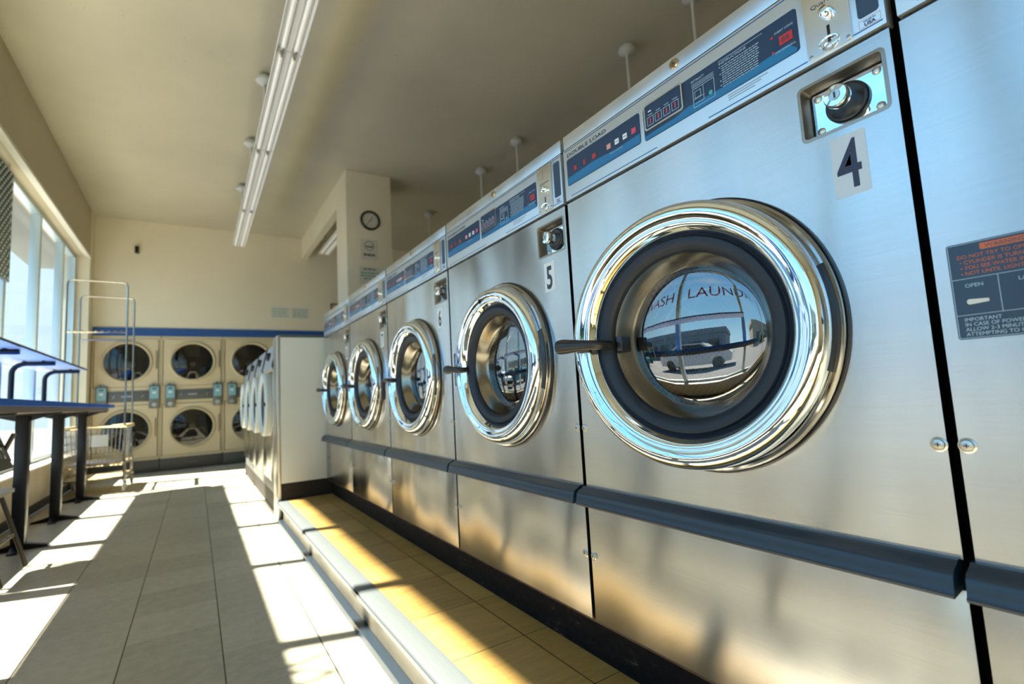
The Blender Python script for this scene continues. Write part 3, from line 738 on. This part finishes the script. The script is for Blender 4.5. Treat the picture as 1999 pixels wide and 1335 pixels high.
# ------------------------------------------------------------------ stacked dryers on the back wall
def dryer():
    root = empty('stacked_dryer'); Wd = .7655; g = .0025
    mb = MB(); mb.m('almond')
    def bb(x0, x1, z0, z1, d0, d1, bev=0): mb.box(x0, x1, -d1, -d0, z0, z1, bev)
    # body shell (hollow behind the two doors)
    bb(g, .02, .175, 1.90, -.68, 0); bb(Wd-.02, Wd-g, .175, 1.90, -.68, 0); bb(g, Wd-g, 1.885, 1.90, -.68, 0); bb(g, Wd-g, .175, .19, -.68, 0)
    bb(g, Wd-g, .94, 1.19, -.68, -.002)
    bb(.02, Wd-.02, .19, .21, -.05, -.002); bb(.02, Wd-.02, 1.86, 1.885, -.05, -.002)
    mb.build('cabinet', None, root)
    mb = MB(); mb.m('dryerbase'); bb(g, Wd-g, 0, .175, -.6, .004, .003); mb.m('greypanel'); bb(Wd/2-.05, Wd/2+.05, .085, .10, 0, .006); mb.build('base_panel', None, root, 'dark base panel')
    mb = MB(); mb.m('greypanel').box(.175, .64, -.008, .0, .987, 1.137, .002); mb.m('coinbox')
    mb.box(Wd/2-.055, Wd/2+.055, -.0095, 0, 1.055, 1.07); mb.text('/', .06, FBat(.23, 1.04, .009), .0003, 1.6); mb.text('/', .06, FBat(.55, 1.04, .009), .0003, 1.6)
    mb.build('control_strip', None, root, 'dark grey control strip between the two doors')
    for x in (.057, .637):
        mb = MB(); mb.m('coinbox_dk').box(x, x+.122, -.045, 0, .885, 1.21, .006); mb.m('coinblue').box(x+.012, x+.11, -.0465, 0, 1.02, 1.185)
        mb.m('white').box(x+.04, x+.08, -.048, 0, 1.09, 1.115); mb.m('black').box(x+.035, x+.085, -.048, 0, 1.15, 1.165)
        mb.m('coinbox').lathe([(.03,.045),(.028,.055),(0,.056)], FBat(x+.061, .935), 20); mb.m('greypanel').lathe([(.014,0),(.014,.05),(0,.05)], FBat(x+.05, 1.215, 0), 14)
        mb.build('coin_box', None, root, 'grey metal coin box')
    for cz, z0, z1 in ((1.54, 1.195, 1.86), (.592, .215, .935)):
        cx = .385; N = 72; rh = .262; u0, u1, v0, v1 = .03, Wd-.03, z0, z1
        mb = MB(); mb.m('almond'); A, B = [], []
        rect = []
        for i in range(N):
            a = 2*PI*i/N; c, s_ = math.cos(a), math.sin(a); ts = []
            if c > 1e-9: ts.append((u1-cx)/c)
            if c < -1e-9: ts.append((u0-cx)/c)
            if s_ > 1e-9: ts.append((v1-cz)/s_)
            if s_ < -1e-9: ts.append((v0-cz)/s_)
            t_ = min(ts); rect.append([cx+t_*c, cz+t_*s_])
        for q in ((u0,v0),(u1,v0),(u0,v1),(u1,v1)):
            k = min(range(N), key=lambda i: (rect[i][0]-q[0])**2+(rect[i][1]-q[1])**2); rect[k] = list(q)
        A = [mb.bm.verts.new((cx+rh*math.cos(2*PI*i/N), -.012, cz+rh*math.sin(2*PI*i/N))) for i in range(N)]
        B = [mb.bm.verts.new((q[0], -.012, q[1])) for q in rect]; B2 = [mb.bm.verts.new((q[0], .02, q[1])) for q in rect]
        for i in range(N):
            j = (i+1) % N; mb.face([A[i], B[i], B[j], A[j]], False); mb.face([B[i], B2[i], B2[j], B[j]], False)
        mb.m('almond').lathe([(.262,.012),(.285,.014),(.29,.022),(.283,.036),(.272,.042),(.262,.034),(.255,.012),(.25,0)], FBat(cx, cz), 56)
        d = mb.build('door', None, root, sharp=40)
        mb = MB(); mb.m('dryerglass').lathe([(.255,.008),(.2,.018),(.1,.026),(0,.028)], FBat(cx, cz), 40); mb.build('porthole_glass', None, d, 'dark round glass', recalc=False)
        mb = MB(); mb.m('coinbox_dk').box(Wd-.055, Wd-.043, -.03, -.01, cz-.10, cz+.16, .003); mb.build('door_handle', None, d)
        mb = MB(); mb.m('drumend').lathe([(.30,-.06),(.30,-.5),(0,-.52)], FBat(cx, cz), 40)
        mb.m('coinbox').lathe([(.05,-.5),(.04,-.47),(0,-.46)], FBat(cx, cz), 20)
        for q in range(3):
            a = 2*PI*q/3+.5; mb.m('drumend').box(cx+.26*math.cos(a)-.02, cx+.26*math.cos(a)+.02, .1, .5, cz+.26*math.sin(a)-.02, cz+.26*math.sin(a)+.02, .008)
        mb.build('drum', None, root, recalc=False)
    return root
dproto = dryer()
dl = ['cream stacked tumble dryer in the far left corner behind the laundry cart', 'cream stacked tumble dryer fully in view, second from the window wall',
      'cream stacked tumble dryer partly hidden behind the small washers, third from the window wall']
for i in range(3):
    o = dproto if i == 0 else copy_tree(dproto)
    o.location = (-1.192+.766*i, YB, 0); tag(o, dl[i], 'tumble dryer', 'stacked dryers along the back wall')

# ------------------------------------------------------------------ ceiling fixtures with hanging rods
def fixture(x, z, ylist, w=.075, labels=None, group=None):
    for i, (a, b) in enumerate(zip(ylist, ylist[1:])):
        root = empty('strip_light', (x, (a+b)/2, z)); h = (b-a)/2-.004
        mb = MB(); FF = Matrix(((1,0,0,0),(0,0,-1,0),(0,1,0,0),(0,0,0,1)))
        mb.m('fixture').prism([(-w,.0),(-w+.004,-.002),(-w+.02,.022),(-.018,.030),(-.014,.012),(.014,.012),(.018,.030),(w-.02,.022),(w-.004,-.002),(w,.0),(w-.012,.045),(.03,.055),(.03,.085),(-.03,.085),(-.03,.055),(-w+.012,.045)], FF, -h, h)
        mb.build('reflector', None, root)
        for s_ in (-1, 1):
            mb = MB(); mb.m('tube').tube([(s_*.036, -h+.03, .008), (s_*.036, h-.03, .008)], .0135, 14); mb.build('tube', None, root, 'white fluorescent tube')
            for e_ in (-1, 1):
                mb = MB(); mb.m('dullchrome').box(s_*.036-.008, s_*.036+.008, e_*(h-.03)-.012, e_*(h-.03)+.012, -.006, .03, .002); mb.build('lamp_holder', None, root)
        for e_ in ((-.8, .8) if len(ylist) == 2 else ()):
            mb = MB(); mb.m('canopy').tube([(0, e_*h, .08), (0, e_*h, ZC-z)], .006, 8); mb.build('hanger', None, root)
        tag(root, labels[i], 'ceiling light', group)
fixture(.46, 2.95, [-.9, 1.5, 3.05, 4.42, 5.9, 7.33], labels=['hanging fluorescent strip light nearest the camera above the aisle', 'second hanging fluorescent strip light above the aisle, cut by the top edge',
        'third length of hanging fluorescent strip light above the aisle', 'fourth length of hanging fluorescent strip light above the aisle', 'farthest length of hanging fluorescent strip light, nearest the dryers'], group='strip lights above the aisle')
fixture(1.66, 3.12, [6.7, 7.9], labels=['short fluorescent strip light seen beside the column under the beam'])
fixture(2.9, 2.93, [1.2, 3.6, 6.9], labels=['fluorescent strip light hidden behind the steel washers, nearer one', 'fluorescent strip light hidden behind the steel washers, farther one'])
def rod(x, y, zb, lab, grp):
    root = empty('hanging_rod', (x, y, zb))
    mb = MB(); mb.m('canopy').lathe([(0,-.006),(.03,-.006),(.058,-.03),(.066,-.055),(.066,-.068),(.04,-.088),(.012,-.095)][::1], Matrix.Translation((0,0,ZC-zb)), 28); mb.build('canopy', None, root, 'pale round ceiling canopy')
    mb = MB(); mb.m('canopy').tube([(0,0,0),(0,0,ZC-zb-.09)], .0105, 12); mb.build('rod', None, root)
    tag(root, lab, 'hanging rod', grp)
for y, l in ((4.306,'pale round canopy on the ceiling left of the strip light, nearest of three'), (5.477,'pale round canopy on the ceiling left of the strip light, middle of three'), (6.707,'pale round canopy on the ceiling left of the strip light, farthest of three')):
    rod(.46, y, 3.035, l, 'ceiling canopies of the strip light')
for y, l in ((1.965,'thin pale hanging rod cut by the top edge above machine 4'),(2.589,'pale hanging rod with round canopy above machine 4, largest one'),(4.227,'pale hanging rod with round canopy above machine 5, right one'),(5.023,'pale hanging rod with round canopy above machine 5, left one'),(6.624,'pale hanging rod with round canopy farthest away, above machine 6')):
    rod(2.9, y, 3.015, l, 'hanging rods behind the steel washers')

# ------------------------------------------------------------------ folding counter by the window, shelf and brackets
root = empty('laundry_table', (-1.02, 4.5, 0))
def atr(mb): return mb
o0 = Vector((-1.02, 4.5, 0))
def shift(mb): bmesh.ops.translate(mb.bm, verts=mb.bm.verts[:], vec=-o0); return mb
mb = MB(); mb.m('bluelam').prism([(-1.33,.2),(-.725,.2)] + [(-.725,6.62)] + [(-.80-.0+.075*math.cos(R(a)), 6.72+.09*math.sin(R(a))) for a in range(0, 91, 15)] + [(-1.33,6.81)], Matrix.Identity(4), .902, .932); shift(mb).build('tabletop', None, root, 'blue laminate top')
mb = MB(); mb.m('brownboard').prism([(-1.32,.22),(-.76,.22),(-.76,6.60),(-.86,6.70),(-1.32,6.74)], Matrix.Identity(4), .868, .902); shift(mb).build('underboard', None, root, 'brown board under the top')
for y in (6.55, 5.51, 4.51, 3.47, 2.45):
    cx = -.955
    mb = MB(); mb.m('blackmetal').box(cx-.034, cx+.034, y-.034, y+.034, .03, .856, .006); mb.box(cx-.19, cx+.19, y-.025, y+.025, .856, .868, .003)
    for s_ in (-1, 1): mb.prism([(0,.868),(s_*.17,.868),(s_*.15,.858),(s_*.034,.82),(0,.82)], Matrix(((1,0,0,cx),(0,0,-1,y),(0,1,0,0),(0,0,0,1))), -.006, .006)
    lg = shift(mb).build('leg', None, root, 'black square post')
    mb = MB(); mb.m('blackmetal')
    for ang in (0, 90):
        Rm = Matrix.Translation((cx, y, 0)) @ Matrix.Rotation(R(ang), 4, 'Z')
        for s_ in (-1, 1):
            q = [(0,.045),(s_*.03,.044),(s_*.10,.022),(s_*.145,.012),(s_*.15,.0),(0,0)]
            mb.prism(q, Rm @ Matrix(((1,0,0,0),(0,0,-1,0),(0,1,0,0),(0,0,0,1))), -.022, .022)
    shift(mb).build('foot', None, lg, 'low black cross foot')
tag(root, 'long blue-topped folding table on black posts along the windows', 'table')
mb = MB(); mb.m('whitelam').box(-1.33, -.965, .4, 6.79, 1.302, 1.314); mb.m('navy').box(-.965, -.961, .4, 6.79, 1.300, 1.316)
sh = mb.build('window_shelf'); tag(sh, 'pale shelf with dark edge above the blue folding table', 'shelf')
for y in (6.55, 5.51, 4.51, 3.47, 2.45):
    pts = [(-1.25,y,-.362),(-1.25,y,-.10)] + [(-1.25+.085*(1-math.cos(R(a))), y, -.10+.077*math.sin(R(a))) for a in range(15, 91, 15)] + [(-1.10,y,-.0225),(-.99,y,-.0225)]
    mb = MB(); mb.m('blackmetal').tube([(p[0], p[1], p[2]+1.302) for p in pts], .0185, 14)
    for k in range(2): mb.box(-1.19+.12*k, -1.17+.12*k, y-.02, y+.02, 1.2965, 1.302)
    mb.build('bracket', None, sh, 'black bent-tube bracket')

# ------------------------------------------------------------------ laundry cart with hanging racks
root = empty('laundry_cart', (-.905, 7.22, 0)); X0, X1, Y0, Y1 = -.265, .265, -.36, .36
mb = MB(); mb.m('wire')
for y, h in ((Y0, 2.28), (Y1, 2.24)):
    pts = [(X0+.01, y, .12), (X0+.01, y, h-.05), (X0+.02, y, h-.012), (X0+.055, y, h), (X1-.055, y, h), (X1-.02, y, h-.012), (X1-.01, y, h-.05), (X1-.01, y, .12)]
    mb.tube(pts, .0095, 10)
mb.build('hanging_rack', None, root, 'two chrome upside-down U garment rails')
mb = MB(); mb.m('wire')
for y in (Y0, Y1): mb.tube([(X0, y, 1.72), (X1, y, 1.72)], .007, 8)
for k in range(9): mb.tube([(X0+.03+.055*k, Y0, 1.72), (X0+.03+.055*k, Y0+.03, 1.735)], .012, 6)
mb.build('cross_rail', None, root, 'chrome cross rail with clips')
mb = MB(); mb.m('wirecream')
for z, e, rr_ in ((.70, .0, .02), (.30, -.03, .012)):
    x0, x1, y0, y1 = X0-e*-1, X1+e, Y0-e*-1, Y1+e
    mb.tube([(x0,y0,z),(x1,y0,z),(x1,y1,z),(x0,y1,z)], rr_, 8, True)
mb.m('wire')
for k in range(15):
    f = k/14; xx = X0+(X1-X0)*f
    for y in (Y0, Y1): mb.tube([(xx, y, .70), (xx*.9, y*.92, .32)], .0028, 5)
for k in range(19):
    yy = Y0+(Y1-Y0)*k/18
    for x in (X0, X1): mb.tube([(x, yy, .70), (x*.9, yy*.92, .32)], .0028, 5)
    mb.tube([(X0*.9, yy*.92, .32), (X1*.9, yy*.92, .32)], .0028, 5)
for z, q in ((.62,.98),(.54,.96),(.46,.94),(.39,.92)):
    mb.tube([(X0*q,Y0*q,z),(X1*q,Y0*q,z),(X1*q,Y1*q,z),(X0*q,Y1*q,z)], .0032, 6, True)
mb.m('sticker_w').box(-.02, .12, Y0-.006, Y0-.002, .50, .62)
mb.build('basket', None, root, 'wire basket with cream rim')
mb = MB(); mb.m('wire')
mb.tube([(X0,Y0,.16),(X1,Y0,.16),(X1,Y1,.16),(X0,Y1,.16)], .013, 8, True); mb.m('wirecream').box(X0, X1, Y0, Y1, .150, .158)
for x in (X0, X1):
    for y in (Y0, Y1): mb.m('wire').tube([(x,y,.12),(x,y,.34)], .010, 8)
mb.build('undercarriage', None, root)
for x in (X0, X1):
    for y in (Y0, Y1):
        mb = MB(); RY = Matrix.Translation((x, y, .06)) @ Matrix.Rotation(R(90), 4, 'Y'); mb.m('grille').lathe([(0,-.014),(.045,-.015),(.06,-.011),(.06,.011),(.045,.015),(0,.014)], RY, 28)
        w_ = mb.build('wheel', None, root)
        mb = MB(); mb.m('wire'); 
        for s_ in (-1, 1): mb.prism([(-.012,.0),(.012,0),(.02,.075),(-.02,.075)], Matrix(((0,0,1,x),(1,0,0,y),(0,1,0,.055),(0,0,0,1))), s_*.019-.002, s_*.019+.002)
        mb.box(x-.022, x+.022, y-.02, y+.02, .126, .134); mb.build('caster_fork', None, w_)
tag(root, 'chrome wire laundry cart with two tall garment rails by the corner dryer', 'laundry cart')

# ------------------------------------------------------------------ folding chair at the left edge
root = empty('folding_chair', (-.98, 3.76, 0)); rel = Vector((-.98, 3.76, 0))
def L(*p): return tuple(Vector(p)-rel)
for y in (4.0, 3.56):
    mb = MB(); mb.m('bronze').tube([L(-.812,y,.004), L(-.845,y,.12), L(-.935,y,.43), L(-.965,y,.50)], .0115, 12); mb.build('leg', None, root, 'rear leg')
    mb = MB(); mb.m('bronze').tube([L(-1.17,y,.004), L(-1.06,y,.30), L(-.93,y,.64), L(-.885,y,.755)], .0115, 12); mb.build('leg', None, root, 'front leg running up to the back')
mb = MB(); mb.m('bronze').tube([L(-.868,3.56,.185), L(-.868,4.0,.185)], .009, 10); mb.build('stretcher', None, root)
mb = MB(); mb.m('bronze').tube([L(-1.10,3.56,.19), L(-1.10,4.0,.19)], .009, 10); mb.build('stretcher', None, root)
mb = MB(); mb.m('bronze').prism(rrect(3.57, 3.99, -1.18, -.86, .05), Matrix(((0,1,0,-rel[0]),(1,0,0,-rel[1]),(0,0,1,0),(0,0,0,1))), .430, .450); mb.build('seat', None, root)
# back rest: curved plate with slots
mb = MB(); mb.m('bronze')
BR = Matrix(((0,-.36,-.93,-.915-rel[0]),(1,0,0,-rel[1]),(0,.93,-.36,.655),(0,0,0,1)))
mb.prism([(3.565,.03),(3.995,.03),(4.0,.11),(3.56,.11)], BR, -.006, .006); mb.prism([(3.59,-.10),(3.97,-.10),(3.975,-.04),(3.585,-.04)], BR, -.006, .006)
for a in (3.565, 3.68, 3.78, 3.88, 3.965): mb.prism([(a,-.06),(a+.03,-.06),(a+.03,.05),(a,.05)], BR, -.006, .006)
mb.build('backrest', None, root, 'slotted metal backrest')
tag(root, 'bronze metal folding chair with slotted back at the left edge before the table', 'chair')

# ------------------------------------------------------------------ window sign and lettering
root = empty('hanging_window_sign', (-1.31, 5.05, 1.95))
mb = MB(); mb.m('navy').box(-.012, .012, -.46, .50, 0, .92, .004); mb.build('sign_board', None, root)
mb = MB(); rr = random.Random(5)
for k in range(24):
    for j in range(26):
        mb.m('white' if (k+j) % 2 else 'leaf'); y_ = -.44+.0385*k; z_ = .02+.0345*j; mb.box(.012, .017, y_, y_+.014, z_, z_+.016)
mb.build('lamp_dots', None, root, 'rows of small light dots', kind='stuff')
mb = MB(); mb.m('wire').tube([(0,-.4,.92),(0,-.4,.98)], .003, 6); mb.tube([(0,.42,.92),(0,.42,.98)], .003, 6); mb.build('hanging_wire', None, root)
tag(root, 'dark dotted sign hanging in the window at the upper left edge', 'sign')
mb = MB(); mb.m('redsign').text('WASH', .29, Matrix.Translation((-1.386, 2.405, 1.70)) @ FW, .001, 1.0, -.001)
mb.text('LAUNDRY', .29, Matrix.Translation((-1.386, 1.33, 1.70)) @ FW, .001, 1.1, -.001)
tag(mb.build('window_lettering'), 'red letters on the window glass, seen mirrored in the round washer doors', 'lettering')

# ------------------------------------------------------------------ clock, signs, small wall things
root = empty('wall_clock', (1.751, 5.76, 2.978))
mb = MB(); mb.m('black').lathe([(.118,0),(.120,.022),(.112,.034),(.098,.030),(.094,.012)], FB, 48); mb.build('rim', None, root, 'black round rim')
mb = MB(); mb.m('clockface').lathe([(.096,.010),(0,.010)], FB, 40); mb.m('navyprint')
for k in range(12):
    a = 2*PI*k/12; mb.box(.082*math.sin(a)-.003, .082*math.sin(a)+.003, -.0112, -.0102, .082*math.cos(a)-.005, .082*math.cos(a)+.005)
mb.build('dial', None, root, recalc=False)
for ang, ln, w_ in ((38, .055, .005), (215, .080, .0035)):
    mb = MB(); mb.m('black').prism([(-w_,-.01),(w_,-.01),(w_*.5,ln),(-w_*.5,ln)], FB @ Matrix.Rotation(R(-ang), 4, 'Z'), .013, .015); mb.build('hand', None, root)
tag(root, 'round black-rimmed wall clock on the cream column', 'clock')
mb = MB(); mb.m('paper').box(1.632, 1.838, 5.755, 5.759, 2.495, 2.745); mb.m('greypanel')
mb.lathe([(.058,.006),(.058,.0065),(.051,.0065),(.051,.006)], FBat(1.735, 2.665, -5.76+.0), 32)
mb.box(1.69, 1.78, 5.7535, 5.755, 2.645, 2.662); mb.box(1.765, 1.775, 5.7535, 5.755, 2.665, 2.685)
for a, b in ((1.665, 1.70), (1.705, 1.76), (1.765, 1.80)): mb.box(a, b, 5.7535, 5.755, 2.54, 2.568)
tag(mb.build('paper_notice'), 'paper no-smoking notice on the column under the clock', 'notice')
mb = MB(); mb.m('paper').box(1.61, 1.875, 5.755, 5.759, 2.20, 2.405)
for z, a, b, mt in ((2.37,1.66,1.80,'greypanel'),(2.325,1.63,1.86,'greenprint'),(2.29,1.63,1.85,'greenprint'),(2.255,1.66,1.81,'greenprint')):
    x_ = a; rr = random.Random(int(z*100))
    while x_ < b: w_ = rr.uniform(.02,.05); mb.m(mt).box(x_, min(x_+w_, b), 5.7535, 5.755, z, z+.016); x_ += w_+.01
tag(mb.build('paper_notice'), 'paper notice with green print lower on the column', 'notice')
for a, l in ((.994, 'small pale notice with green print on the back wall, left one of two'), (1.297, 'small pale notice with green print on the back wall, right one of two')):
    mb = MB(); mb.m('paperw').box(a, a+.275, YB-.004, YB-.0005, 2.222, 2.402)
    for z in (2.36, 2.32, 2.285, 2.25):
        x_ = a+.03; rr = random.Random(int(z*100))
        while x_ < a+.24: w_ = rr.uniform(.02,.06); mb.m('greenprint').box(x_, min(x_+w_, a+.25), YB-.0055, YB-.004, z, z+.010); x_ += w_+.012
    tag(mb.build('paper_notice'), l, 'notice')
mb = MB(); mb.m('black').box(-.75, -.70, YB-.05, YB-.0005, 3.09, 3.19, .008); mb.lathe([(.022,.05),(.02,.075),(0,.076)], FBat(-.725, 3.118, -YB), 18)
tag(mb.build('wall_camera'), 'small black camera high on the back wall', 'camera')
root = empty('picture_frame', (2.3, YB-.0005, 2.05)); mb = MB(); mb.m('brownboard')
mb.box(-.39, .39, -.03, 0, .42, .45, .003); mb.box(-.39, .39, -.03, 0, -.45, -.42, .003); mb.box(-.39, -.36, -.03, 0, -.42, .42, .003); mb.box(.36, .39, -.03, 0, -.42, .42, .003); mb.build('frame', None, root)
mb = MB(); mb.m('paper').box(-.36, .36, -.012, -.002, -.42, .42); mb.build('picture', None, root)
tag(root, 'brown-framed board on the back wall, its corner showing behind the column', 'picture')

# ------------------------------------------------------------------ outside
mb = MB(); mb.box(-60, -1.46, -45, 60, -.22, -.12); struct('ground', mb, 'asphalt')
mb = MB(); mb.box(-3.6, -1.46, -45, 60, -.12, -.02); struct('ground_pavement', mb, 'concrete')
mb = MB(); mb.m('soffit').box(-2.03, -1.46, -4, 9.6, 3.0, 3.25); struct('roof_overhang', mb)
def building(x0, x1, y0, y1, h, mt, lab):
    root = empty('building', ((x0+x1)/2, (y0+y1)/2, -.12)); cx, cy_ = (x0+x1)/2, (y0+y1)/2
    mb = MB(); mb.m(mt).box(x0-cx, x1-cx, y0-cy_, y1-cy_, 0, h); mb.box(x0-cx-.2, x1-cx+.2, y0-cy_-.2, y1-cy_+.2, h-.5, h+.25); mb.build('wall', None, root)
    k = 0; y = y0+1
    while y+2 < y1:
        mb = MB(); mb.m('bglass').box(x1-cx-.05, x1-cx+.04, y-cy_, y+2-cy_, .8, 2.6); mb.build('window', None, root); y += 3
    tag(root, lab, 'building')
building(-34, -24, -22, -3, 4.6, 'bldg', 'low tan building across the street, left of the gap')
building(-38, -26, 3, 24, 4.0, 'bldg2', 'low grey building across the street, opposite the washers')
building(-50, -36, 30, 52, 5.0, 'bldg', 'tan building far down the street')
def car(x, y, mt, lab):
    root = empty('parked_car', (x, y, -.12)); XZ = Matrix(((0,0,1,0),(1,0,0,0),(0,1,0,0),(0,0,0,1)))
    mb = MB(); mb.m(mt).prism([(-2.2,.3),(-2.25,.7),(-2.0,.92),(-1.25,1.0),(-.6,1.42),(.75,1.45),(1.5,1.02),(2.15,.92),(2.25,.6),(2.2,.3)], XZ, -.85, .85)
    mb.build('body', None, root)
    mb = MB(); mb.m('bglass').prism([(-1.05,1.02),(-.52,1.36),(.68,1.39),(1.25,1.04)], XZ, -.86, .86); mb.build('window', None, root)
    for yy in (-1.4, 1.4):
        for s_ in (-1, 1):
            mb = MB(); mb.m('black').lathe([(0,-.1),(.32,-.1),(.33,0),(.32,.1),(.15,.11),(0,.11)], Matrix.Translation((s_*.78, yy, .33)) @ Matrix.Rotation(R(90), 4, 'Y'), 24); mb.build('wheel', None, root)
    tag(root, lab, 'car')
car(-8.5, 3.2, 'carpaint', 'white car parked outside the near windows')
car(-9.0, 10.5, 'carpaint2', 'dark teal car parked outside the far windows')
car(-8.6, 16.8, 'carpaint', 'white car parked farther along the street')
rr = random.Random(11)
for q, (hx, hy) in enumerate(((-15, 14), (-15, 19), (-15, 24), (-14, -6))):
    mb = MB(); mb.m('leaf')
    for k in range(90):
        c_ = Vector((hx+rr.uniform(-.8,.8), hy+rr.uniform(-2.2,2.2), .2+rr.uniform(0,1.3))); s_ = rr.uniform(.25,.5)
        bmesh.ops.create_icosphere(mb.bm, subdivisions=1, radius=s_, matrix=Matrix.Translation(c_))
    tag(mb.build('hedge'), ['green hedge across the street, nearest clump', 'green hedge across the street, middle clump', 'green hedge across the street, farthest clump', 'green hedge beyond the white car'][q], 'hedge', 'hedges across the street')
